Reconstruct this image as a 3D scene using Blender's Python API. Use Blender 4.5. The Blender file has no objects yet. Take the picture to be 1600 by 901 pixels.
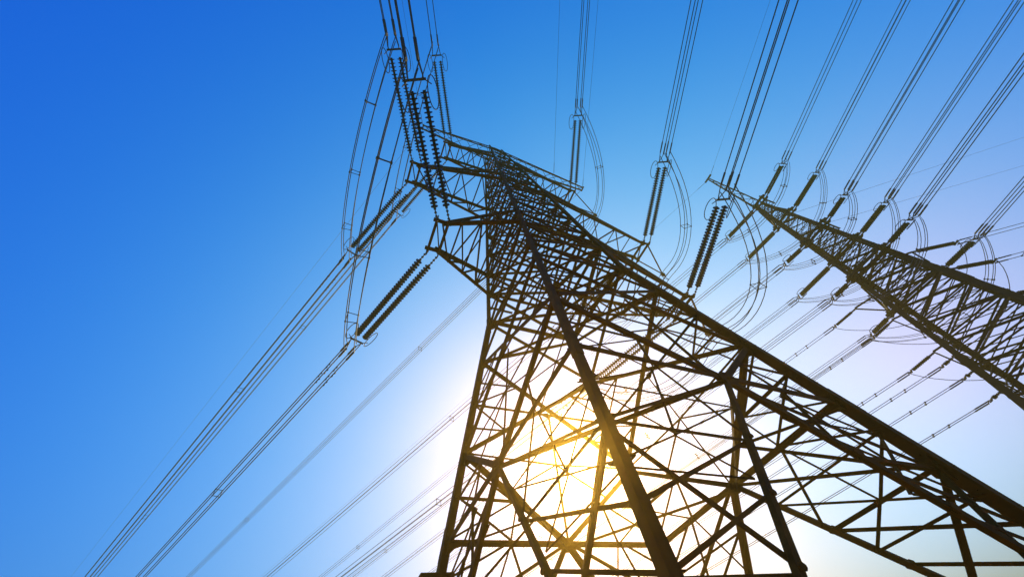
import bpy, math, random
from mathutils import Vector, Matrix

random.seed(7)
sc = bpy.context.scene
COL = sc.collection
GZ = 2.4                       # the lens stands 2.4 m above the field
V = lambda x, y, z: Vector((x, y, z + GZ))      # heights in the tables below are measured from the lens

# ------------------------------------------------------------------ camera
cam_d = bpy.data.cameras.new('camera')
cam = bpy.data.objects.new('camera', cam_d)
COL.objects.link(cam)
right = Vector((0.91322, -0.37879, -0.15016)).normalized()
down = Vector((0.23923, 0.79675, -0.55493))
fwd = Vector((0.32984, 0.47085, 0.81823)).normalized()
down = (down - fwd * down.dot(fwd) - right * down.dot(right)).normalized()
m = Matrix(((right.x, -down.x, -fwd.x, -7.824), (right.y, -down.y, -fwd.y, -7.880), (right.z, -down.z, -fwd.z, GZ), (0, 0, 0, 1)))
cam.matrix_world = m
cam_d.sensor_width = 36.0
cam_d.sensor_fit = 'HORIZONTAL'
cam_d.lens = 568.68 / 1600 * 36
cam_d.clip_start = 0.05
cam_d.clip_end = 9000
sc.camera = cam

# ------------------------------------------------------------------ sky, sun, exposure
SUN = Vector((0.54537, 0.69548, 0.46783)).normalized()
SUN_EL = math.asin(SUN.z)
SUN_AZ = math.atan2(SUN.x, SUN.y)
GLARE_COL, GLARE_D, GLARE_G = (1.0, .66, .14, 1), .0042, .90  # tint, density and forward scatter of the added glare volume
SKY_CURVE = ((2.0, .020), (1.0, .494), (.5, 5.87))
PALE_LOW = Vector((.953, .287, .100)).normalized()      # lobes added into the sky colour, paler round these two directions on the right
PALE_HIGH = Vector((.927, .125, .353)).normalized()
AUREOLE = ((SUN, 22, 13.4, (1, 0, 0)), (SUN, 33, .7, (1, .6, .2)), (SUN, 46, 7.95, (0, 1, 0)), (PALE_LOW, 16, 2.7, (0, 1, 0)), (PALE_LOW, 16, 6.2, (0, 0, 1)), (PALE_HIGH, 28, 2.7, (0, 1, 0)),
           (PALE_HIGH, 16, 6.6, (1, 0, 0)), (SUN, 7, 6.0, (.1, .4, 1)), (SUN, 1.6, 60.0, (1.0, .95, .85)))
w = bpy.data.worlds.new('World')
sc.world = w
w.use_nodes = True
nt = w.node_tree
nt.nodes.clear()
out = nt.nodes.new('ShaderNodeOutputWorld')
bg = nt.nodes.new('ShaderNodeBackground')
sky = nt.nodes.new('ShaderNodeTexSky')
sky.sky_type = 'NISHITA'
sky.sun_disc = False
sky.sun_elevation = SUN_EL
sky.sun_rotation = SUN_AZ
sky.altitude = 0
sky.air_density = 1.0
sky.dust_density = 1.0
sky.ozone_density = 1.0
bg.inputs['Strength'].default_value = 0.10
# deeper blue than the bare model, and the bright aureole that thin air wraps round the sun
sep = nt.nodes.new('ShaderNodeSeparateColor')
com = nt.nodes.new('ShaderNodeCombineColor')
nt.links.new(sky.outputs[0], sep.inputs[0])
for ch, (pw, gain) in enumerate(SKY_CURVE):
    p1 = nt.nodes.new('ShaderNodeMath'); p1.operation = 'POWER'
    nt.links.new(sep.outputs[ch], p1.inputs[0]); p1.inputs[1].default_value = pw
    p2 = nt.nodes.new('ShaderNodeMath'); p2.operation = 'MULTIPLY'
    nt.links.new(p1.outputs[0], p2.inputs[0]); p2.inputs[1].default_value = gain
    nt.links.new(p2.outputs[0], com.inputs[ch])
tcw = nt.nodes.new('ShaderNodeTexCoord')
acc = com.outputs[0]
for centre, width, amp, colr in AUREOLE:
    dot = nt.nodes.new('ShaderNodeVectorMath'); dot.operation = 'DOT_PRODUCT'
    dot.inputs[1].default_value = centre
    nt.links.new(tcw.outputs['Generated'], dot.inputs[0])
    acs = nt.nodes.new('ShaderNodeMath'); acs.operation = 'ARCCOSINE'
    nt.links.new(dot.outputs['Value'], acs.inputs[0])
    q = nt.nodes.new('ShaderNodeMath'); q.operation = 'DIVIDE'
    nt.links.new(acs.outputs[0], q.inputs[0]); q.inputs[1].default_value = math.radians(width)
    q2 = nt.nodes.new('ShaderNodeMath'); q2.operation = 'POWER'
    nt.links.new(q.outputs[0], q2.inputs[0]); q2.inputs[1].default_value = 1.5
    q3 = nt.nodes.new('ShaderNodeMath'); q3.operation = 'MULTIPLY'
    nt.links.new(q2.outputs[0], q3.inputs[0]); q3.inputs[1].default_value = -1.0
    e = nt.nodes.new('ShaderNodeMath'); e.operation = 'EXPONENT'
    nt.links.new(q3.outputs[0], e.inputs[0])
    sc_ = nt.nodes.new('ShaderNodeVectorMath'); sc_.operation = 'SCALE'
    sc_.inputs[0].default_value = [c * amp for c in colr]
    nt.links.new(e.outputs[0], sc_.inputs['Scale'])
    ad = nt.nodes.new('ShaderNodeVectorMath'); ad.operation = 'ADD'
    nt.links.new(acc, ad.inputs[0]); nt.links.new(sc_.outputs[0], ad.inputs[1])
    acc = ad.outputs[0]
nt.links.new(acc, bg.inputs['Color'])
nt.links.new(bg.outputs[0], out.inputs['Surface'])

sun_d = bpy.data.lights.new('sun', 'SUN')
sun_d.energy = 5.0
sun_d.angle = math.radians(0.5)
sun_d.color = (1.0, 0.77, 0.36)
sun = bpy.data.objects.new('sun', sun_d)
COL.objects.link(sun)
sun.rotation_euler = (-SUN).to_track_quat('-Z', 'Y').to_euler()
sun.location = (40, 50, 90)

sc.view_settings.view_transform = 'Standard'
sc.view_settings.look = 'None'
sc.view_settings.exposure = 0.0
sc.view_settings.gamma = 1.0
sc.view_settings.use_curve_mapping = False
sc.render.engine = 'CYCLES'
sc.cycles.max_bounces = 4
sc.cycles.volume_bounces = 0

# ------------------------------------------------------------------ materials
def mat(name, ca, cb, rough, metal=0.0, scale=3.0, bump=0.0, spec=0.5):
    mt = bpy.data.materials.new(name)
    mt.use_nodes = True
    n = mt.node_tree.nodes
    l = mt.node_tree.links
    b = n['Principled BSDF']
    tc = n.new('ShaderNodeTexCoord')
    no = n.new('ShaderNodeTexNoise')
    no.inputs['Scale'].default_value = scale
    no.inputs['Detail'].default_value = 6
    cr = n.new('ShaderNodeValToRGB')
    cr.color_ramp.elements[0].position = 0.32
    cr.color_ramp.elements[1].position = 0.68
    cr.color_ramp.elements[0].color = (*ca, 1)
    cr.color_ramp.elements[1].color = (*cb, 1)
    l.new(tc.outputs['Object'], no.inputs['Vector'])
    l.new(no.outputs['Fac'], cr.inputs['Fac'])
    l.new(cr.outputs['Color'], b.inputs['Base Color'])
    b.inputs['Roughness'].default_value = rough
    b.inputs['Metallic'].default_value = metal
    b.inputs['Specular IOR Level'].default_value = spec
    if bump:
        bp = n.new('ShaderNodeBump')
        bp.inputs['Strength'].default_value = bump
        bp.inputs['Distance'].default_value = 0.02
        l.new(no.outputs['Fac'], bp.inputs['Height'])
        l.new(bp.outputs['Normal'], b.inputs['Normal'])
    return mt

STEEL = mat('weathered_steel', (0.070, 0.025, 0.001), (0.130, 0.047, 0.002), 0.8, 0.0, 2.5, 0.15, 0.08)
STEEL2 = mat('dark_galvanised_steel', (0.012, 0.010, 0.010), (0.026, 0.022, 0.020), 0.75, 0.0, 1.5, 0.1, 0.1)
CABLE = mat('stranded_aluminium', (0.05, 0.055, 0.065), (0.08, 0.086, 0.098), 0.7, 0.0, 6.0)
PORC = mat('brown_glazed_porcelain', (0.028, 0.012, 0.006), (0.055, 0.024, 0.010), 0.45, 0.0, 8.0, 0.0, 0.3)
PORC2 = mat('dark_glazed_porcelain', (0.012, 0.009, 0.010), (0.026, 0.018, 0.018), 0.9, 0.0, 8.0, 0.0, 0.0)
FITTING = mat('forged_fittings', (0.05, 0.05, 0.05), (0.09, 0.088, 0.085), 0.65, 0.0, 9.0)
CONC = mat('concrete', (0.22, 0.21, 0.19), (0.36, 0.34, 0.31), 0.9, 0.0, 4.0, 0.3)
GRASS = mat('dry_meadow', (0.20, 0.15, 0.06), (0.36, 0.27, 0.12), 0.95, 0.0, 0.35, 0.5)

# ------------------------------------------------------------------ mesh helpers
class MB:
    def __init__(s):
        s.v = []
        s.f = []
    def add(s, vs, fs):
        o = len(s.v)
        s.v += [tuple(p) for p in vs]
        s.f += [tuple(i + o for i in f) for f in fs]
    def build(s, name, material, parent=None, smooth=False):
        me = bpy.data.meshes.new(name)
        me.from_pydata(s.v, [], s.f)
        if smooth:
            me.polygons.foreach_set('use_smooth', [True] * len(me.polygons))
        me.materials.append(material)
        me.update()
        o = bpy.data.objects.new(name, me)
        COL.objects.link(o)
        if parent is not None:
            o.parent = parent
            # coordinates were written in world space: move the mesh into the parent's frame
            base = Vector((0, 0, 0))
            q = parent
            while q is not None:
                base += q.location
                q = q.parent
            me.transform(Matrix.Translation(-base))
        return o

def angle(mb, P, Q, wd, th, a, b, ca=0.0, cb=0.0):
    """angle iron from P to Q; flanges along a and b (made square to the axis)"""
    d = (Q - P).normalized()
    a = (a - d * a.dot(d)).normalized()
    b = (b - d * b.dot(d) - a * b.dot(a)).normalized()
    prof = ((0, 0), (wd, 0), (wd, th), (th, th), (th, wd), (0, wd))
    vs = []
    for e in (P, Q):
        for (x, y) in prof:
            vs.append(e + a * (x - ca) + b * (y - cb))
    n = 6
    fs = [(i, (i + 1) % n, n + (i + 1) % n, n + i) for i in range(n)]
    fs += [(0, 3, 2, 1), (0, 5, 4, 3), (6, 7, 8, 9), (6, 9, 10, 11)]
    mb.add(vs, fs)

def bar(mb, P, Q, wd, th, ref=Vector((0, 0, 1))):
    d = (Q - P).normalized()
    if abs(d.dot(ref)) > 0.97:
        ref = Vector((1, 0, 0))
    a = d.cross(ref).normalized()
    b = d.cross(a)
    vs = [e + a * (x * wd / 2) + b * (y * th / 2) for e in (P, Q) for (x, y) in ((-1, -1), (1, -1), (1, 1), (-1, 1))]
    mb.add(vs, [(0, 1, 5, 4), (1, 2, 6, 5), (2, 3, 7, 6), (3, 0, 4, 7), (3, 2, 1, 0), (4, 5, 6, 7)])

def tube(mb, pts, r, n=6, closed=False):
    pts = [Vector(p) for p in pts]
    m_ = len(pts)
    vs = []
    for i, p in enumerate(pts):
        if closed:
            d = pts[(i + 1) % m_] - pts[i - 1]
        else:
            d = pts[min(i + 1, m_ - 1)] - pts[max(i - 1, 0)]
        d.normalize()
        ref = Vector((0, 0, 1)) if abs(d.z) < 0.9 else Vector((1, 0, 0))
        a = d.cross(ref).normalized()
        b = d.cross(a)
        for k in range(n):
            t = 2 * math.pi * k / n
            vs.append(p + a * (math.cos(t) * r) + b * (math.sin(t) * r))
    fs = []
    rng = m_ if closed else m_ - 1
    for i in range(rng):
        j = (i + 1) % m_
        for k in range(n):
            k2 = (k + 1) % n
            fs.append((i * n + k, i * n + k2, j * n + k2, j * n + k))
    if not closed:
        fs.append(tuple(range(n))[::-1])
        fs.append(tuple(range((m_ - 1) * n, m_ * n)))
    mb.add(vs, fs)

def lathe(mb, P, d, prof, n=10):
    """prof: list of (distance along d, radius)"""
    d = d.normalized()
    ref = Vector((0, 0, 1)) if abs(d.z) < 0.9 else Vector((1, 0, 0))
    a = d.cross(ref).normalized()
    b = d.cross(a)
    vs = []
    for (s, r) in prof:
        for k in range(n):
            t = 2 * math.pi * k / n
            vs.append(P + d * s + a * (math.cos(t) * r) + b * (math.sin(t) * r))
    fs = []
    for i in range(len(prof) - 1):
        for k in range(n):
            k2 = (k + 1) % n
            fs.append((i * n + k, i * n + k2, (i + 1) * n + k2, (i + 1) * n + k))
    fs.append(tuple(range(n))[::-1])
    fs.append(tuple(range((len(prof) - 1) * n, len(prof) * n)))
    mb.add(vs, fs)

def plate(mb, c, a, b, pts, th):
    """polygon plate round c in the plane a, b"""
    n_ = a.cross(b).normalized()
    k = len(pts)
    vs = [c + a * x + b * y + n_ * (th / 2) for x, y in pts] + [c + a * x + b * y - n_ * (th / 2) for x, y in pts]
    fs = [tuple(range(k)), tuple(range(2 * k - 1, k - 1, -1))]
    fs += [(i, k + i, k + (i + 1) % k, (i + 1) % k) for i in range(k)]
    mb.add(vs, fs)

def tag(o, label=None, cat=None, group=None, kind=None):
    if label: o['label'] = label
    if cat: o['category'] = cat
    if group: o['group'] = group
    if kind: o['kind'] = kind
    return o

def empty(name, loc, label, cat, group=None):
    o = bpy.data.objects.new(name, None)
    o.empty_display_size = 0.5
    o.location = loc
    COL.objects.link(o)
    return tag(o, label, cat, group)

UP = Vector((0, 0, 1))

# ------------------------------------------------------------------ ground
g = MB()
N = 24
S = 1500.0
for i in range(N + 1):
    for j in range(N + 1):
        g.v.append((-S + 2 * S * i / N, -S + 2 * S * j / N, 0.0))
for i in range(N):
    for j in range(N):
        g.f.append((i * (N + 1) + j, (i + 1) * (N + 1) + j, (i + 1) * (N + 1) + j + 1, i * (N + 1) + j + 1))
tag(g.build('ground', GRASS), kind='structure')

# ------------------------------------------------------------------ scattering volume added to imitate warm glare over the steel
HB = 1510.0
mb_h = [(x, y, z) for z in (-1.0, 45.0) for (x, y) in ((-HB, -HB), (HB, -HB), (HB, HB), (-HB, HB))]
me_h = bpy.data.meshes.new('glare_haze')
me_h.from_pydata(mb_h, [], [(3, 2, 1, 0), (4, 5, 6, 7), (0, 1, 5, 4), (1, 2, 6, 5), (2, 3, 7, 6), (3, 0, 4, 7)])
hz = bpy.data.objects.new('glare_haze', me_h)
COL.objects.link(hz)
hm = bpy.data.materials.new('glare_haze')
hm.use_nodes = True
hn = hm.node_tree
hn.nodes.clear()
ho = hn.nodes.new('ShaderNodeOutputMaterial')
pv = hn.nodes.new('ShaderNodeVolumePrincipled')
pv.inputs['Color'].default_value = GLARE_COL
pv.inputs['Density'].default_value = GLARE_D
pv.inputs['Anisotropy'].default_value = GLARE_G
hn.links.new(pv.outputs[0], ho.inputs['Volume'])
me_h.materials.append(hm)
tag(hz, kind='stuff')

# ------------------------------------------------------------------ lattice towers
SGN = {'A': (-1, 1), 'B': (-1, -1), 'C': (1, -1), 'D': (1, 1)}
FACES = (('A', 'B'), ('B', 'C'), ('C', 'D'), ('D', 'A'))

class Tower:
    def __init__(s, cx, cy, prof, k=1.0):
        s.cx, s.cy, s.prof, s.k = cx, cy, prof, k          # prof: list of (height above the lens, half width)
    def h(s, z):
        p = s.prof
        if z <= p[0][0]:
            (z0, h0), (z1, h1) = p[0], p[1]
            return h0 + (h1 - h0) * (z - z0) / (z1 - z0)
        for (z0, h0), (z1, h1) in zip(p, p[1:]):
            if z <= z1:
                return h0 + (h1 - h0) * (z - z0) / (z1 - z0)
        return p[-1][1]
    def leg(s, n, z):
        h = s.h(z)
        return V(s.cx + SGN[n][0] * h, s.cy + SGN[n][1] * h, z)
    def mid(s, m_, n, z):
        return (s.leg(m_, z) + s.leg(n, z)) / 2

def face_normal(m_, n):
    v = Vector((SGN[m_][0] + SGN[n][0], SGN[m_][1] + SGN[n][1], 0))
    return v.normalized()

def brace(mb, P, Q, wd, nrm, off=0.0, th=None, trim=0.0):
    """angle iron lying in a tower face whose outward normal is nrm"""
    d = (Q - P).normalized()
    P2, Q2 = P + d * trim - nrm * off, Q - d * trim - nrm * off
    side = d.cross(nrm)
    if side.z > 0: side = -side
    angle(mb, P2, Q2, wd, th or max(0.008, wd * 0.12), side, -nrm, wd / 2, 0.0)

def gusset(mb, c, nrm, sz, off=0.0, inw=None):
    """corner plate: along the leg if inw (the way into the panel) is given, else a joint plate round c"""
    b = UP.copy()
    if inw is None:
        a = Vector((-nrm.y, nrm.x, 0)).normalized()
        pts = [(1.0, 0.18), (0.5, 0.62), (-0.5, 0.62), (-1.0, 0.18), (-0.9, -0.3), (-0.35, -0.72), (0.35, -0.72), (0.9, -0.3)]
        pts = [(x * sz * 0.5, y * sz * 0.5) for x, y in pts]
    else:
        a = inw
        pts = [(.02, -.9), (.30, -.9), (.95, -.35), (1.0, .2), (.45, .85), (.02, .95)]
        pts = [(x * sz * .8, y * sz * .8) for x, y in pts]
    plate(mb, c - nrm * off, a, b, pts, 0.016)

def arm(tw, parent, s, z, z2, xt, tv, material, zt=None, cw=0.13, bw=0.07, npan=4, name='crossarm', wide=0.28):
    """crossarm with a square end: bottom chords at z, top chords from z2, tip at xt (from the axis), half width tv"""
    if zt is None: zt = z
    mb = MB()
    h, h2 = tw.h(z), tw.h(z2)
    X = lambda x, y, zz: V(tw.cx + x, tw.cy + y, zz)
    L = (Vector((0, -1, 0)), Vector((0, 1, 0)))
    bot, top, tipb = [], [], []
    for i, sy in enumerate((-1, 1)):
        r0, r1 = X(s * h, sy * h, z), X(s * h2, sy * h2, z2)
        t0 = X(s * abs(xt), sy * tv, zt)
        t1 = X(s * abs(xt), sy * tv, zt + 0.16)
        bot.append((r0, t0)); top.append((r1, t1))
        angle(mb, r0, t0, cw, cw * .12, Vector((0, -sy, 0)), UP, 0, 0)
        angle(mb, r1, t1, cw, cw * .12, Vector((0, -sy, 0)), -UP, 0, 0)
    lerp = lambda pr, t: pr[0] + (pr[1] - pr[0]) * t
    ts = [1 - (1 - i / npan) ** 1.0 for i in range(npan + 1)]
    for i in range(npan):
        a, b = ts[i], ts[i + 1]
        k = i % 2
        # bottom plane
        brace(mb, lerp(bot[k], a), lerp(bot[1 - k], b), bw, UP, -0.02)
        if i: brace(mb, lerp(bot[0], a), lerp(bot[1], a), bw, UP, -0.035)
        # the two sides
        for j, ny in ((0, Vector((0, -1, 0))), (1, Vector((0, 1, 0)))):
            if i: brace(mb, lerp(bot[j], a), lerp(top[j], a), bw * .9, ny, 0.018)
            if i < npan - 1: brace(mb, lerp(top[j], a), lerp(bot[j], b), bw, ny, 0.03)
        # top plane
        if i < npan - 1: brace(mb, lerp(top[1 - k], a), lerp(top[k], b), bw * .9, UP, 0.03)
    # end frame: two cross bars and hanger plates
    for dx in (-wide, wide):
        bar(mb, X(s * abs(xt) + dx, -tv - .14, zt + .02), X(s * abs(xt) + dx, tv + .14, zt + .02), 0.13, 0.13)
    for sy in (-1, 1):
        bar(mb, X(s * abs(xt) - wide - .16, sy * tv, zt + .09), X(s * abs(xt) + wide + .16, sy * tv, zt + .09), 0.15, 0.15)
        for dx in (-wide, wide):
            plate(mb, X(s * abs(xt) + dx, sy * (tv + .12), zt - .02), Vector((0, 1, 0)), UP, [(-.16, .1), (.16, .1), (.2, -.05), (0, -.18), (-.2, -.05)], .03)
    bar(mb, X(s * abs(xt) - wide, -tv, zt + .16), X(s * abs(xt) + wide, tv, zt + .16), .06, .06)
    return mb.build(name, material, parent)

# ---- the near tower
Z14 = 13.952
T1 = Tower(0, 0, [(0, 5.1496), (Z14, 2.5), (41.265, 0.7127)])
GR = -GZ
t1 = empty('lattice_tower', (0, 0, 0), 'huge brown steel lattice pylon filling the centre, sun shining through its legs', 'pylon', 'lattice pylons')
LEGW = {'A': .30, 'B': .15, 'C': .36, 'D': .28}
for n in 'ABCD':
    sx, sy = SGN[n]
    mb = MB()
    a, b = Vector((-sx, 0, 0)), Vector((0, -sy, 0))
    cuts = [GR + .25, 5.0, Z14, 25.3, 34.8, 41.5]
    for i in range(len(cuts) - 1):
        wd = LEGW[n] * ((1.0, 1.05, 1.15, 1.0, .85) if n == 'B' else (1.0, 0.95, 0.72, 0.6, 0.48))[i]
        P, Q = T1.leg(n, cuts[i]), T1.leg(n, cuts[i + 1])
        P, Q = P - (a + b) * (wd * .3), Q - (a + b) * (wd * .3)
        angle(mb, P, Q, wd, wd * .13, a, b)
        # splice cover
        if i:
            d = (Q - P).normalized()
            angle(mb, P - d * .45 - (a + b) * .012, P + d * .45 - (a + b) * .012, wd * 1.08, .02, a, b)
    lg = mb.build('leg', STEEL, t1)
    # step bolts up one leg
    z = GR + 2.6
    k = 0
    while n == 'C' and z < 40.5:
        P = T1.leg(n, z)
        mb = MB()
        if k % 2: bar(mb, P + b * .10 + a * .02, P + b * .10 - a * .15, .022, .022)
        else: bar(mb, P + a * .10 + b * .02, P + a * .10 - b * .15, .022, .022)
        mb.build('step_bolt', STEEL, lg)
        z += .45
        k += 1
    # gusset plates where the braces meet the leg
    for z, sz in ((1.05, .34), (1.7, .26), (3.0, .50), (5.0, .46), (7.6, .62), (11.6, .5), (Z14, .6), (16.3, .42), (18.2, .42), (25.4, .42), (27.6, .4), (34.8, .34), (36.9, .34)):
        P = T1.leg(n, z)
        for nr, inw in ((Vector((sx, 0, 0)), b), (Vector((0, sy, 0)), a)):
            mb = MB()
            gusset(mb, P, nr, sz * (.5 if n == 'B' and z < 8 else .85), .036, inw)
            mb.build('gusset_plate', STEEL, lg)
    # concrete footing
    mb = MB()
    c = T1.leg(n, GR)
    lathe(mb, Vector((c.x, c.y, -.3)), UP, [(0, .75), (.6, .72), (.68, .66)], 20)
    mb.build('footing', CONC, t1)

# panels below the waist, face by face
for m_, n in FACES:
    nr = face_normal(m_, n)
    M5 = T1.mid(m_, n, 5.0)
    L = T1.leg
    def one(P, Q, wd, off, name='brace'):
        mb = MB()
        brace(mb, P, Q, wd, nr, off)
        mb.build(name, STEEL, t1)
    one(L(m_, 7.6), L(n, 11.6), .135, .040)
    one(L(n, 7.6), L(m_, 11.6), .135, .090)
    one(L(m_, 11.6), L(n, Z14), .11, .040)
    one(L(n, 11.6), L(m_, Z14), .11, .085)
    one(L(m_, Z14), L(n, Z14), .15, .135)
    for q in (m_, n):
        foot = L(q, GR + .3)
        sl = .55 if q == 'B' else 1.0
        one(L(q, 5.0), M5, .14 * (.8 if q == 'B' else 1), .040)
        one(M5, L(q, 7.6), .16, .070)
        one(M5, foot, .17 * sl, .055)
        N = lambda z: M5 + (foot - M5) * ((5.0 - z) / (5.0 - (GR + .3)))
        Q5 = (L(q, 5.0) + M5) / 2
        ch = lambda t: M5 + (L(q, 7.6) - M5) * t
        for P, Q, wd, off in ((L(q, 3.0), N(3.0), .085, .115), (L(q, 3.0), N(1.15), .11, .130), (N(3.0), L(q, 1.7), .085, .155),
                              (N(1.95), L(q, 1.0), .075, .125), (N(1.0), L(q, 1.0), .09, .145), (M5, L(q, 3.0), .085, .165),
                              (Q5, N(3.15), .06, .120), (L(q, 6.2), ch(.45), .08, .115), (Q5, ch(.47), .06, .135),
                              (L(q, 4.0), N(4.0), .05, .175), (L(q, 5.0), ch(.47), .05, .185)):
            one(P, Q, wd * (.72 if q == 'B' else 1), off, 'secondary_brace')
    def joint(c, sz, off):
        mb = MB()
        gusset(mb, c, nr, sz, off)
        mb.build('joint_plate', STEEL, t1)
    joint(M5 - UP * .02, .56, .028)
    for q in (m_, n):
        foot = L(q, GR + .3)
        N = lambda z: M5 + (foot - M5) * ((5.0 - z) / (5.0 - (GR + .3)))
        for z in (3.05, 1.95, 1.05): joint(N(z), .12 if q == 'B' else .26, .03)
    # crossing of the big X above
    joint(T1.mid(m_, n, 9.55), .36, .068)
    mb = MB()
    X1 = T1.mid(m_, n, 9.5)
    for q in (m_, n):
        o2 = n if q == m_ else m_
        brace(mb, L(q, 9.5), X1, .07, nr, .125)
        d1_ = L(q, 7.6) + (L(o2, 11.6) - L(q, 7.6)) * .25
        d3_ = L(o2, 7.6) + (L(q, 11.6) - L(o2, 7.6)) * .75
        brace(mb, L(q, 8.55), d1_, .055, nr, .14)
        brace(mb, L(q, 9.5), d1_, .055, nr, .155)
        brace(mb, L(q, 10.5), d3_, .055, nr, .14)
        brace(mb, L(q, 9.5), d3_, .055, nr, .155)
        brace(mb, L(q, 7.6), M5 + (X1 - M5) * .55, .05, nr, .17)
        brace(mb, M5 + (X1 - M5) * .55, M5 + (L(q, 7.6) - M5) * .55, .05, nr, .18)
    brace(mb, M5, X1, .06, nr, .19)
    for q in (m_, n):
        foot = L(q, GR + .3)
        N = lambda z: M5 + (foot - M5) * ((5.0 - z) / (5.0 - (GR + .3)))
        wq = .03 if q == 'B' else .055
        h3 = (L(q, 3.0) + N(3.0)) / 2
        h5 = L(q, 5.0) * .5 + M5 * .5
        for i_, (P, Q) in enumerate(((h3, L(q, 4.0)), (h3, N(4.0)), (h3, h5), (h3, L(q, 2.3)), (h3, N(2.3)), (L(q, 2.3), N(2.3)), (L(q, 6.2), h5), (L(q, 4.0), h5))):
            brace(mb, P, Q, wq, nr, .20 + .008 * i_)
    mb.build('redundant_bracing', STEEL, t1)
    # lattice above the waist
    mb = MB()
    lv = [Z14, 16.3, 18.2, 20.5, 22.9, 25.4, 27.6, 30.0, 32.4, 34.8, 36.9, 39.0, 41.1]
    for i in range(len(lv) - 1):
        z0, z1 = lv[i], lv[i + 1]
        wd = .125 - .045 * i / 11
        brace(mb, L(m_, z0), L(n, z1), wd, nr, .034)
        brace(mb, L(n, z0), L(m_, z1), wd, nr, .066)
        brace(mb, L(m_, z1), L(n, z1), wd, nr, .095)
        md = T1.mid(m_, n, (z0 + z1) / 2)
        if i < 9:
            for q in (m_, n):
                brace(mb, L(q, (z0 + z1) / 2), md * .55 + L(q, (z0 + z1) / 2) * .45, wd * .7, nr, .105)
    mb.build('upper_lattice', STEEL, t1)

# plan bracing inside
mids5 = [T1.mid(a, b, 5.0) for a, b in FACES]
for i in range(4):
    mb = MB()
    brace(mb, mids5[i], mids5[(i + 1) % 4], .085, UP, .03 + .02 * i)
    mb.build('plan_brace', STEEL, t1)
    # hip braces from the ring down into the leg corner
    q = FACES[i][1]
    mq = (mids5[i] + mids5[(i + 1) % 4]) / 2
    mb = MB()
    brace(mb, mq, T1.leg(q, 3.0), .07, UP, .12)
    brace(mb, mq, T1.leg(q, 5.0), .06, UP, .15)
    brace(mb, mq, T1.leg(q, 7.6), .07, UP, .18)
    mb.build('hip_brace', STEEL, t1)
for z in (11.6, Z14, 16.3, 18.2, 20.5, 22.9, 25.4, 27.6, 30.0, 32.4, 34.8, 36.9):
    for i, (a, b) in enumerate((('A', 'C'), ('B', 'D'))):
        mb = MB()
        brace(mb, T1.leg(a, z), T1.leg(b, z), .09, UP, .02 + .06 * i)
        mb.build('plan_brace', STEEL, t1)
for q, (pm, pn) in (('B', ('D', 'A')), ('A', ('B', 'C')), ('C', ('A', 'B')), ('D', ('B', 'C'))):
    mb = MB()
    bar(mb, T1.leg(q, 2.9) + Vector((-SGN[q][0], -SGN[q][1], 0)) * .05, T1.mid(pm, pn, 3.2) if q == 'B' else T1.leg(q, 2.9) * .6 + T1.mid(pm, pn, 3.6) * .4, .062, .062)
    if q == 'B': mb.build('inner_tie', STEEL, t1)

# crossarms: side, bottom, top, tip, half width of the tip
ARMS = [(-1, 16.3, 18.2, 5.83, .80, 16.8), (-1, 25.5, 27.6, 7.63, .68, 25.3), (-1, 34.8, 36.9, 5.40, .70, 34.8),
        (1, 16.3, 18.6, 10.10, .85, 16.9), (1, 25.3, 27.6, 11.50, .75, 25.3), (1, 34.8, 36.9, 7.55, .70, 34.8)]
for (s, z, z2, xt, tv, zt) in ARMS:
    arm(T1, t1, s, z, z2, xt, tv, STEEL, zt, cw=.19 if s < 0 else .18, bw=.085, npan=4 if s < 0 else 6)
# earth wire beam
mb = MB()
for x0, x1, s in ((0, 7.8, -1), (0, 11.5, 1)):
    n_ = 7 if s < 0 else 10
    f = lambda t: (x0 + (x1 - x0) * t) * s
    hw = lambda t: .70 * (1 - t) + .22 * t
    zl = lambda t: 40.25 + .75 * t
    for sy in (-1, 1):
        angle(mb, V(f(0), sy * hw(0), 41.3), V(f(1), sy * hw(1), 41.3), .10, .012, Vector((0, -sy, 0)), -UP)
        angle(mb, V(f(0), sy * hw(0), zl(0)), V(f(1), sy * hw(1), zl(1)), .10, .012, Vector((0, -sy, 0)), UP)
    for i in range(n_):
        a, b = i / n_, (i + 1) / n_
        for sy in (-1, 1):
            k = (i % 2) == 0
            brace(mb, V(f(a), sy * hw(a), 41.3 if k else zl(a)), V(f(b), sy * hw(b), zl(b) if k else 41.3), .05, Vector((0, sy, 0)), .02)
        brace(mb, V(f(a), (-1) ** i * hw(a), 41.3), V(f(b), -(-1) ** i * hw(b), 41.3), .045, UP, .03)
        brace(mb, V(f(a), -(-1) ** i * hw(a), zl(a)), V(f(b), (-1) ** i * hw(b), zl(b)), .045, UP, -.03)
    bar(mb, V(f(1), -.3, 41.2), V(f(1), .3, 41.2), .12, .12)
mb.build('earthwire_beam', STEEL, t1)
# brackets that hold the slack loops away on the outer side of the bend
KP = [V(13.6, 1.35, 16.9), V(14.86, 1.31, 25.3), V(11.13, .78, 34.8)]
for (s, z, z2, xt, tv, zt), K in zip(ARMS[3:], KP):
    mb = MB()
    bar(mb, V(xt + .2, -tv, zt), K, .10, .10)
    bar(mb, V(xt - .2, tv, zt), K + Vector((-.25, -.05, -.02)), .085, .085)
    lathe(mb, K + Vector((-.12, 0, .05)), Vector((1, .15, -.25)), [(0, .07), (.1, .17), (.3, .17), (.42, .09), (.5, .05)], 10)
    mb.build('jumper_bracket', STEEL, t1)
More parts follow.
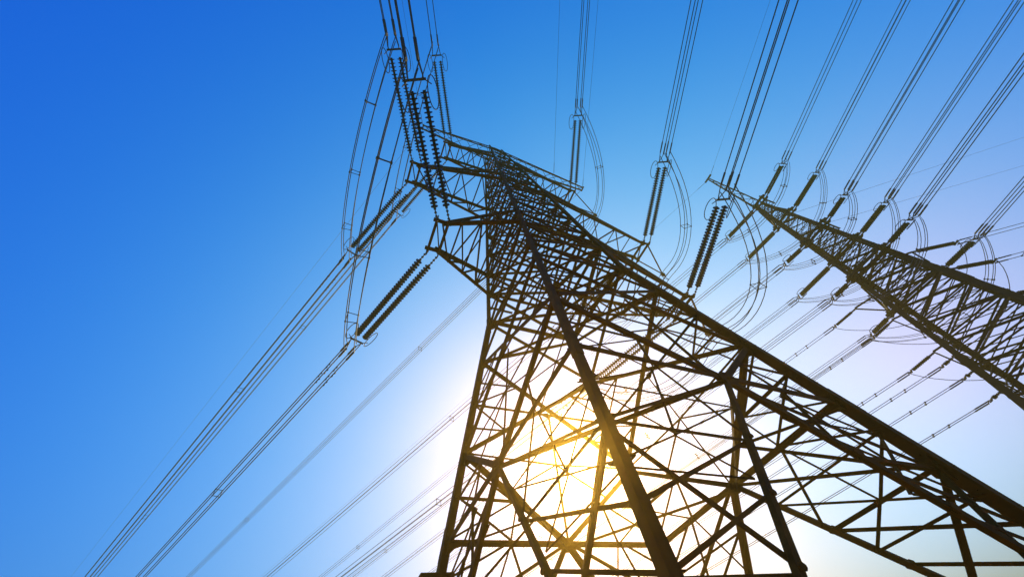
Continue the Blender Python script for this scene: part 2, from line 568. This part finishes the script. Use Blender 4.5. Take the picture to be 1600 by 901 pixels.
# climbing guard on the far left leg
mb = MB()
P = T1.leg('A', 4.20)
for dy in (-.42, .42):
    bar(mb, P + Vector((-.56, dy, -.05)), P + Vector((.3, dy, -.05)), .08, .10)
for dx in (-.58, -.3, .0, .3):
    bar(mb, P + Vector((dx, -.46, -.04)), P + Vector((dx, .46, -.04)), .08, .08)
mb.build('climbing_guard', STEEL, t1)

# ------------------------------------------------------------------ insulators, cables, loops
def insulator(node, end, label, group, porc=PORC, sep=.56, pitch=.18, rad=.175, seg=12, fit=FITTING, horns=True, double=True, core=.36, lead=.70, tail=1.0, yo=.23, ring=.62):
    """tension string from the arm (node) to the conductor end"""
    root = empty('insulator_string', node, label, 'insulator', group)
    d = (end - node).normalized()
    Ls = (end - node).length
    side = d.cross(UP).normalized()
    up = side.cross(d)
    offs = (-.5, .5) if double else (0,)
    for o_ in offs:
        so, se = side * (o_ * sep), side * (o_ * sep * .86)
        a = node + so
        e = node + d * (Ls - tail) + se
        ax = (e - a).normalized()
        body = (e - a).length
        b0 = lead
        b1 = body
        nd = max(3, int((b1 - b0) / pitch))
        pt = (b1 - b0) / nd
        prof = []
        for i in range(nd):
            s0 = b0 + i * pt
            prof += [(s0, rad * core), (s0 + pt * .30, rad * (core + .06)), (s0 + pt * .44, rad), (s0 + pt * .62, rad * .93), (s0 + pt * .66, rad * (core + .02))]
        prof.append((b1, rad * core))
        mb = MB()
        lathe(mb, a, ax, prof, seg)
        mb.build('insulator_column', porc, root)
        mb = MB()
        tube(mb, [a, a + ax * b0], .028, 6)
        for t in (.12, .4, .68, .93):
            lathe(mb, a + ax * (b0 * t - .05), ax, [(0, .03), (.03, .065), (.08, .065), (.11, .03)], 8)
        mb.build('hanger_link', fit, root)
    # yoke plate joining the columns to the conductors
    y = node + d * (Ls - tail * .62)
    mb = MB()
    w_ = sep * .62 if double else .16
    bar(mb, y - side * (w_ + .05), y + side * (w_ + .05), .10, .045, up)
    for o_ in ((-1, 1) if double else (0,)):
        p0 = y + side * (o_ * w_ * .85)
        for q in (-1, 1):
            tube(mb, [p0, p0 + d * .16 + up * (.05 * q), y + d * tail * .62 + side * (yo * (o_ if double else q)) + up * (yo * q if double else 0)], .026, 6)
        if not double: break
    mb.build('yoke_plate', fit, root)
    if horns:
        for q in (-1, 1):
            mb = MB()
            c = node + d * (Ls - tail - .12) + side * (q * (sep * .5 + .30))
            pts = [c + d * (math.cos(t) * ring) + side * (q * ring * .30 * math.sin(t)) + up * (ring * .22 * math.sin(t)) for t in [2 * math.pi * i / 18 for i in range(18)]]
            tube(mb, pts, .022, 5, closed=True)
            tube(mb, [y + side * (q * w_ * .9), c + d * .3], .022, 5)
            mb.build('arcing_horn', fit, root)
    return root, d, side, up

def quad(c, d, side, up, g_=.23):
    return [c + side * (x * g_) + up * (y * g_) for x, y in ((-1, -1), (1, -1), (1, 1), (-1, 1))]

def span_pts(P, hd, S, slope, L=None, n=46):
    """catenary-like points: start P, horizontal direction hd, span S, start slope (negative: falling)"""
    pts = []
    for i in range(n + 1):
        t = i / n
        s = (L or S) * t ** 1.7
        z = slope * s * (1 - s / S)
        pts.append(P + hd * s + UP * z)
    return pts

def bundle(end, dirv, label, group, count=4, r=.026, S=380, L=330, first=(17, 62, 115, 170, 230), damp=True, gap=.23, material=CABLE):
    root = empty('conductor_bundle', end, label, 'power line', group)
    hd = Vector((dirv.x, dirv.y, 0)).normalized()
    slope = dirv.z / math.hypot(dirv.x, dirv.y)
    side = hd.cross(UP).normalized()
    corners = {4: ((-1, -1), (1, -1), (1, 1), (-1, 1)), 2: ((-1, 0), (1, 0)), 1: ((0, 0),)}[count]
    for (x, y) in corners:
        mb = MB()
        tube(mb, span_pts(end + side * (x * gap) + UP * (y * gap), hd, S, slope, L), r, 5)
        # compression clamp at the string end
        p0 = end + side * (x * gap) + UP * (y * gap)
        tube(mb, [p0, p0 + (hd + UP * slope) * .75], r * 1.9, 6)
        # vibration dampers
        for s in ((2.1, 3.0) if damp else ()):
            q = p0 + hd * s + UP * (slope * s * (1 - s / S) - .09)
            for e in (-1, 1):
                lathe(mb, q + hd * (e * .16 - .07), hd, [(0, .02), (.03, .045), (.11, .045), (.14, .02)], 6)
            tube(mb, [q - hd * .16, q + hd * .16], .01, 4)
            tube(mb, [q, q + UP * .09], .012, 4)
        mb.build('cable', material, root, True)
    if count > 1:
        for s in first:
            c = end + hd * s + UP * (slope * s * (1 - s / S))
            mb = MB()
            if count == 4:
                q = [c + side * (x * gap) + UP * (y * gap) for x, y in corners]
                for i in range(4): tube(mb, [q[i], q[(i + 1) % 4]], .022, 5)
                for p in q: lathe(mb, p - hd * .07, hd, [(0, .03), (.02, .05), (.12, .05), (.14, .03)], 6)
            else:
                q = [c + side * (x * gap) for x, y in corners]
                tube(mb, q, .02, 5)
                for p in q: lathe(mb, p - hd * .05, hd, [(0, .03), (.02, .045), (.08, .045), (.1, .03)], 6)
            mb.build('spacer', FITTING, root)
    return root

def loop_curve(P, Q, sag, out, mid=None, n=30):
    """hanging loop between two string ends; out pushes the belly sideways"""
    pts = []
    for i in range(n + 1):
        t = i / n
        k = 4 * t * (1 - t)
        k2 = k ** 0.8
        pts.append(P * (1 - t) + Q * t - UP * (sag * k2) + out * k)
    return pts

def jumper(P, Q, sag, out, label, group, count=4, r=.024, gap=.25, nsp=3, via=None, material=CABLE):
    root = empty('jumper_loop', P, label, 'jumper cable', group)
    hd = Vector(((Q - P).x, (Q - P).y, 0)).normalized()
    side = hd.cross(UP).normalized()
    base = loop_curve(P, Q, sag, out) if via is None else via_curve(P, Q, via)
    corners = {4: ((-1, -1), (1, -1), (1, 1), (-1, 1)), 2: ((-1, 0), (1, 0)), 1: ((0, 0),)}[count]
    tracks = []
    n = len(base) - 1
    for ci, (x, y) in enumerate(corners):
        pts = []
        for i, p in enumerate(base):
            d = (base[min(i + 1, n)] - base[max(i - 1, 0)]).normalized()
            s_ = side - d * side.dot(d)
            s_.normalize()
            nrm = s_.cross(d)
            t = i / n
            wob = 1 + .22 * math.sin(math.pi * t) * math.sin(ci * 2.1 + 1.0)
            pts.append(p + s_ * (x * gap * wob) + nrm * (y * gap * wob))
        tracks.append(pts)
        mb = MB()
        tube(mb, pts, r, 5)
        mb.build('cable', material, root, True)
    if count > 1:
        for k in range(nsp):
            i = int(n * (k + 1) / (nsp + 1) + (0.5 if k else -0.5))
            mb = MB()
            q = [tr[i] for tr in tracks]
            for j in range(len(q) if count == 4 else 1): tube(mb, [q[j], q[(j + 1) % len(q)]], .02, 5)
            for p in q:
                d = (tracks[0][i + 1] - tracks[0][i - 1]).normalized()
                lathe(mb, p - d * .06, d, [(0, .03), (.02, .045), (.1, .045), (.12, .03)], 6)
            mb.build('spacer', FITTING, root)
    return root

def via_curve(P, Q, K, n=17):
    """slack loop held up by a bracket: two hanging arcs P-K and K-Q"""
    (K, s1, o1, s2, o2) = K
    a = loop_curve(P, K, s1, o1, n=n)
    b = loop_curve(K, Q, s2, o2, n=n)
    pts = a[:-1] + [a[-1]] + b[1:]
    # soften the kink
    for _ in range(3):
        pts = [pts[0]] + [(pts[i - 1] + pts[i] * 2 + pts[i + 1]) / 4 for i in range(1, len(pts) - 1)] + [pts[-1]]
    return pts

D1 = Vector((-.418, -.908, -.030))
D2 = Vector((-.376, .926, -.020))
names = [('lower', 'left'), ('middle', 'left'), ('top', 'left'), ('lower', 'right'), ('middle', 'right'), ('top', 'right')]
# arm tip (near face), near string end, far string end
T1S = [((-5.83, -.92, 16.72), (-8.41, -6.05, 16.69), (-5.83, .94, 16.72), (-8.41, 7.79, 16.67)),
       ((-7.63, -.80, 25.22), (-10.25, -6.22, 25.19), (-7.63, .80, 25.22), (-10.45, 7.30, 25.23)),
       ((-5.40, -.82, 34.72), (-8.08, -6.53, 34.69), (-5.40, .82, 34.72), (-8.10, 7.30, 34.60)),
       ((10.10, -.97, 16.82), (7.57, -6.60, 16.55), (10.10, 1.0, 16.82), (7.70, 7.74, 16.72)),
       ((11.50, -.87, 25.22), (8.82, -6.69, 25.08), (11.50, .90, 25.22), (8.85, 7.30, 25.05)),
       ((7.55, -.82, 34.72), (4.83, -6.88, 34.65), (7.55, .82, 34.72), (4.95, 7.20, 34.55))]
LAB_NEAR = ['thickest double insulator string, discs largest of all, rising from the lowest left arm',
            'double insulator string rising to the uppermost left cables just left of the thickest pair',
            'thin double insulator string standing alone right of the thickest pair, from the top left arm',
            'thick double insulator string with ring horns, its foot hidden behind the near pylon right leg',
            'double insulator string rising from the middle right arm beside a wide cable loop',
            'short looking double insulator string above the top right arm tip of the big pylon']
LAB_FAR = ['long double insulator string running down left from the lowest left arm, clear against sky',
           'double insulator string running down left from the middle left arm tip beneath hanging cable loops',
           'small partly hidden insulator string behind the middle left arm string, from the top left arm',
           'insulator string seen through the pylon lattice just above the bright sun',
           'small insulator string glimpsed through the upper lattice behind the right leg',
           'insulator string behind the dense top lattice, running away from the top right arm']
LAB_BN = ['two stout cable lines leaving the top edge from the thickest insulator pair',
          'leftmost cable lines at the top edge, above the left insulator strings',
          'faint paired cable lines at the top edge above the thin lone left string',
          'widest dark four-cable bundle, rising to the top edge from the thick ring-horned string',
          'four-cable bundle rising to the top edge from the middle right arm string',
          'narrow cable bundle rising almost upright from the short top right string']
LAB_BF = ['cable bundle with spacers running down left from the long clear lowest left string',
          'leftmost heavy cable bundle sweeping down to the lower left from the middle left arm',
          'cable bundle close beside the leftmost heavy bundle, coming from the top left arm',
          'pale cable bundle lowest in the sky, meeting the left leg near its foot',
          'pale cable bundle meeting the left leg halfway down, from behind the pylon',
          'pale cable bundle meeting the near pylon at its waist on the left']
LAB_J = ['hanging cable loop from the thickest left string down to the lowest left arm string',
         'outermost left hanging cable loop ending at the middle left arm string',
         'innermost left cable loop hanging close to the pylon, from the top left string',
         'large cable loop bulging right beside the thick ring-horned string, ending behind the right leg',
         'wide cable loop right of the middle right arm, held by a bracket tip',
         'narrow cable loop beside the top right string, held by a short bracket']
SAG = [(2.1, Vector((-.15, 0, 0))), (2.2, Vector((-.2, 0, 0))), (2.6, Vector((-.2, 0, 0)))]
for i, (a, e, a2, e2) in enumerate(T1S):
    na, ne, fa, fe = V(*a), V(*e), V(*a2), V(*e2)
    ne += (ne - na).normalized() * .85
    fe += (fe - fa).normalized() * .45
    insulator(na, ne, LAB_NEAR[i], 'insulator strings of the near pylon')
    insulator(fa, fe, LAB_FAR[i], 'insulator strings of the near pylon')
    bundle(ne, D1, LAB_BN[i], 'cable bundles of the near pylon', damp=False, first=(48, 105, 170))
    bundle(fe, D2, LAB_BF[i], 'cable bundles of the near pylon', r=.034 if i < 3 else .026)
    if i < 3:
        jumper(ne, fe, SAG[i][0], SAG[i][1], LAB_J[i], 'slack loops of the near pylon')
    else:
        K = KP[i - 3] - UP * .25
        jumper(ne, fe, 0, UP, LAB_J[i], 'slack loops of the near pylon', via=(K, 1.7, Vector(((1.6, .9, .55)[i - 3], -.3, 0)), 1.9, Vector((.7, .6, 0))))

def wire(P, d, label, r=.012, S=380, L=330, both=False):
    mb = MB()
    hd = Vector((d.x, d.y, 0)).normalized()
    pts = span_pts(P, hd, S, d.z / math.hypot(d.x, d.y), L)
    tube(mb, pts, r, 5)
    tube(mb, pts[:1] + [P + hd * 1.2 + UP * (d.z * 1.2)], r * 2.2, 5)
    o = mb.build('earth_wire', CABLE, None, True)
    return tag(o, label, 'wire', 'earth wires along the pylon tops')
wire(V(-7.8, 0, 41.2), D1, 'single thin wire leaving the top edge from the left end of the top beam')
wire(V(-7.8, 0, 41.2), D2, 'thin lone wire far left, outside all the cable bundles, running to the lower left corner')
wire(V(7.32, -.5, 41.2), D1, 'thin lone upright wire to the top edge, left of the narrowest bundle')
wire(V(11.5, 0, 41.2), D1, 'faint thin wire at the top edge just right of the narrow top right bundle')
wire(V(11.5, 0, 41.2), D2, 'thin lone wire meeting the left leg at the pylon waist')

# ------------------------------------------------------------------ the far tower on the right
K2 = 0.82
CX, CY = -7.824, -7.880
def W(x, y, z):                                # far-tower survey: offsets from the lens grow by K2
    return V(CX + (x - CX) * K2, CY + (y - CY) * K2, z * K2)
c2 = W(33.61, -6.4, 0)
zs = lambda z: z * K2
T2 = Tower(c2.x, c2.y, [(0, 4.1 * K2), (zs(13), 2.75 * K2), (zs(24), 1.72 * K2), (zs(38.6), .55 * K2), (zs(50), .16 * K2)])
t2 = empty('lattice_tower', (c2.x, c2.y, 0), 'slender dark lattice pylon leaning in from the right edge, tapering to a point', 'pylon', 'lattice pylons')
for n in 'ABCD':
    sx, sy = SGN[n]
    mb = MB()
    a, b = Vector((-sx, 0, 0)), Vector((0, -sy, 0))
    cuts = [GR + .25, zs(13), zs(24), zs(38.6), zs(50)]
    for i in range(4):
        wd = (.34, .32, .27, .12)[i]
        angle(mb, T2.leg(n, cuts[i]), T2.leg(n, cuts[i + 1]), wd, wd * .13, a, b)
    lg = mb.build('leg', STEEL2, t2)
    for z in (8, 10.5, 13, 15, 17, 19, 22.3, 24, 28.2, 30, 33, 37):
        P = T2.leg(n, zs(z))
        for nr, inw in ((Vector((sx, 0, 0)), b), (Vector((0, sy, 0)), a)):
            mb = MB()
            gusset(mb, P, nr, .42, .05, inw)
            mb.build('gusset_plate', STEEL2, lg)
    mb = MB()
    c = T2.leg(n, GR)
    lathe(mb, Vector((c.x, c.y, -.3)), UP, [(0, .8), (.6, .76), (.7, .7)], 18)
    mb.build('footing', CONC, t2)
lv2 = [GR + .4, 4.2, 8.0, 10.5, 13.0, 15.0, 17.0, 19.0, 20.7, 22.3, 24.0, 25.6, 27.0, 28.2, 29.6, 31.2, 32.8, 34.2, 35.6, 37.0, 38.6, 40.5, 42.5, 44.5, 46.6, 48.6]
lv2 = [lv2[0]] + [zs(z) for z in lv2[1:]]
for m_, n in FACES:
    nr = face_normal(m_, n)
    mb = MB()
    for i in range(len(lv2) - 1):
        z0, z1 = lv2[i], lv2[i + 1]
        wd = max(.04, .105 - .0033 * i)
        brace(mb, T2.leg(m_, z0), T2.leg(n, z1), wd, nr, .045)
        if i < 20: brace(mb, T2.leg(n, z0), T2.leg(m_, z1), wd, nr, .085)
        brace(mb, T2.leg(m_, z1), T2.leg(n, z1), wd, nr, .12)
        if 1 <= i < 20:
            z2 = lv2[i + 2]
            zm, zn = (z0 + z1) / 2, (z1 + z2) / 2
            brace(mb, T2.leg(m_, zm), T2.leg(n, zn), wd * .55, nr, .16)
            brace(mb, T2.leg(n, zm), T2.leg(m_, zn), wd * .55, nr, .19)
            brace(mb, T2.leg(n, zm), T2.leg(m_, zm), wd * .5, nr, .21)
        if 2 <= i < 16:
            md = T2.mid(m_, n, (z0 + z1) / 2)
            for q in (m_, n):
                brace(mb, T2.leg(q, (z0 + z1) / 2), md * .5 + T2.leg(q, (z0 + z1) / 2) * .5, wd * .6, nr, .14)
    mb.build('face_lattice', STEEL2, t2)
for z in (10.5, 13, 15, 17, 19, 20.7, 22.3, 24, 25.6, 28.2, 31.2, 34.2, 37):
    for i, (a, b) in enumerate((('A', 'C'), ('B', 'D'))):
        mb = MB()
        brace(mb, T2.leg(a, zs(z)), T2.leg(b, zs(z)), .12, UP, .02 + .06 * i)
        mb.build('plan_brace', STEEL2, t2)
mb = MB()
top = V(c2.x, c2.y, zs(50))
bar(mb, top + Vector((0, -.55, 0)), top + Vector((0, .55, 0)), .16, .16)
mb.build('peak_beam', STEEL2, t2)

T2S = [('X', (31.40, -7.53, 37.0), (30.08, -11.29, 36.64), (31.40, -6.05, 37.0), (29.71, -1.77, 36.09)),
       ('Y', (36.46, -7.67, 37.0), (34.97, -12.04, 36.51), (36.46, -4.75, 37.0), (34.76, -.23, 36.15)),
       ('X', (30.51, -8.05, 28.2), (29.62, -10.57, 27.92), (30.51, -5.15, 28.2), (29.61, -2.92, 27.83)),
       ('Y', (35.75, -8.12, 28.2), (34.53, -11.54, 27.82), (35.75, -4.54, 28.2), (34.12, -.36, 27.3)),
       ('X', (30.23, -8.20, 22.3), (29.40, -10.55, 22.01), (30.23, -4.60, 22.3), (29.49, -2.76, 21.94)),
       ('Y', (38.82, -8.60, 22.3), (37.75, -11.56, 21.93), (38.82, -2.98, 22.3), (37.93, -.75, 21.75))]
D1B = Vector((-.374, -.926, -.042))
D2B = Vector((-.398, .914, -.08))
ordn = ['uppermost', 'second highest', 'third highest', 'fourth highest', 'fifth highest', 'lowest']
for i, (kind, a, e, a2, e2) in enumerate(T2S):
    na, ne, fa, fe = W(*a), W(*e), W(*a2), W(*e2)
    ne += (ne - na).normalized() * .4
    fe += (fe - fa).normalized() * .4
    s = -1 if kind == 'X' else 1
    z = zs(a[2])
    yn, yf = na.y + .12 - c2.y, fa.y - .12 - c2.y
    tv = (yf - yn) / 2
    sub = Tower(c2.x, c2.y + (yf + yn) / 2, T2.prof)
    arm(sub, t2, s, z - .3, z + 1.6, abs(na.x - c2.x), tv, STEEL2, z + .08, cw=.13, bw=.07, npan=3)
    size = 'short thin' if kind == 'X' else 'long dark'
    insulator(na, ne, f'{size} insulator string pointing up right off right pylon, {ordn[i]} of six', 'insulator strings of the right pylon', PORC2, sep=.29, pitch=.14, rad=.15 if kind == 'Y' else .115, seg=8, core=.72, lead=.4, tail=.6, yo=.17, ring=.38)
    insulator(fa, fe, f'{size} insulator string pointing down left off right pylon, {ordn[i]} of six', 'insulator strings of the right pylon', PORC2, sep=.29, pitch=.14, rad=.15 if kind == 'Y' else .115, seg=8, core=.72, lead=.4, tail=.6, yo=.17, ring=.38)
    bundle(ne, D1B, f'cable bundle rising right from the {ordn[i]} upper string of right pylon', 'cable bundles of the right pylon', r=.026, gap=.17, damp=False)
    bundle(fe, D2B, f'faint cable bundle falling left from the {ordn[i]} left string of right pylon', 'cable bundles of the right pylon', r=.020, gap=.17, damp=False)
    jumper(ne, fe, 2.6, Vector((1.2 if kind == 'Y' else -.4, 0, 0)), f'slack four-cable loop at the {ordn[i]} arm of right pylon', 'slack loops of the right pylon', gap=.15, r=.018)

# lower circuits of the far tower: single ribbed strings and twin wires
LOWS = [((31.11, -2.80, 20.85), (30.24, -.59, 20.50)), ((31.11, -3.59, 18.26), (30.36, -1.61, 17.86)), ((31.11, -3.24, 14.87), (30.28, -1.16, 14.49)),
        ((31.11, -3.67, 13.97), (30.70, -2.60, 13.75)), ((31.11, -3.63, 12.70), (30.75, -2.75, 12.5)), ((31.11, -3.45, 11.03), (30.74, -2.5, 10.8))]
for i, (a, e) in enumerate(LOWS):
    na, ne = W(*a), W(*e)
    mb = MB()
    root_p = T2.leg('A', na.z - GZ)
    root_q = T2.leg('A', na.z - GZ - 1.6)
    bar(mb, root_p, na + Vector((0, 0, .06)), .09, .09)
    bar(mb, root_q, na + Vector((0, 0, -.03)), .08, .08)
    mb.build('string_bracket', STEEL2, t2)
    insulator(na, ne, f'small single ribbed insulator below right pylon, {ordn[i]} of six', 'small insulators of the right pylon', PORC2, sep=.2, pitch=.11, rad=.11, seg=8, core=.7, horns=False, double=False, lead=.38, tail=.3)
    bundle(ne, D2B, f'faint twin wires falling left from the {ordn[i]} small insulator', 'twin wires of the right pylon', count=2, r=.018, gap=.17, first=(2.2, 3.1, 30, 75), damp=False)
RS = [((32.0, -8.62, 21.56), (35.15, -10.78, 21.3)), ((32.0, -8.70, 18.70), (34.9, -10.55, 18.45)), ((32.0, -8.75, 15.14), (34.3, -10.3, 14.9))]
D3 = Vector((.80, -.60, -.03))
for i, (a, e) in enumerate(RS):
    na, ne = W(*a), W(*e)
    mb = MB()
    bar(mb, T2.leg('B', na.z - GZ), na, .09, .09)
    bar(mb, T2.leg('B', na.z - GZ - 1.4), na + Vector((.02, 0, -.05)), .08, .08)
    mb.build('string_bracket', STEEL2, t2)
    o_ = ('uppermost', 'middle', 'lowest')[i]
    insulator(na, ne, f'stout black insulator lying nearly level at the right edge, {o_} of three', 'level insulators of the right pylon', PORC2, sep=.2, pitch=.11, rad=.14, seg=8, core=.7, horns=False, double=False, lead=.4, tail=.32)
    bundle(ne, D3, f'twin wires running to the right edge from the {o_} level black insulator', 'twin wires of the right pylon', count=2, r=.020, gap=.17, first=(1.6, 40, 95), damp=False)
    fe = W(*LOWS[i][1])
    jumper(ne, fe, 2.4, Vector((1.2, 0, 0)), f'single slack wire hanging at the {o_} small arm of the right pylon', 'thin slack wires of the right pylon', count=1, r=.02)
wire(top + Vector((0, -.5, 0)), D1B, 'hairline wire rising from the sharp peak of the right pylon to the top edge', .011)
wire(top + Vector((0, .5, 0)), D2B, 'hairline wire falling down left from the sharp peak of the right pylon', .011)

# two wires of another line crossing high behind the far tower
for P, Q, lab in ((T2.leg('B', zs(33.5)), V(60.7, -25.81, 38.0), 'upper of two hairline wires crossing behind the right pylon cables to the right edge'),
                  (T2.leg('B', zs(29.6)), V(65.27, -23.83, 38.0), 'lower of two hairline wires crossing behind the right pylon cables to the right edge')):
    d = Q - P
    mb = MB()
    tube(mb, [P + d * (s / 10) - UP * (.35 * math.sin(math.pi * min(1, s / 30))) for s in range(0, 41)], .012, 5)
    tag(mb.build('overhead_wire', CABLE, None, True), lab, 'wire', 'wires of another line')
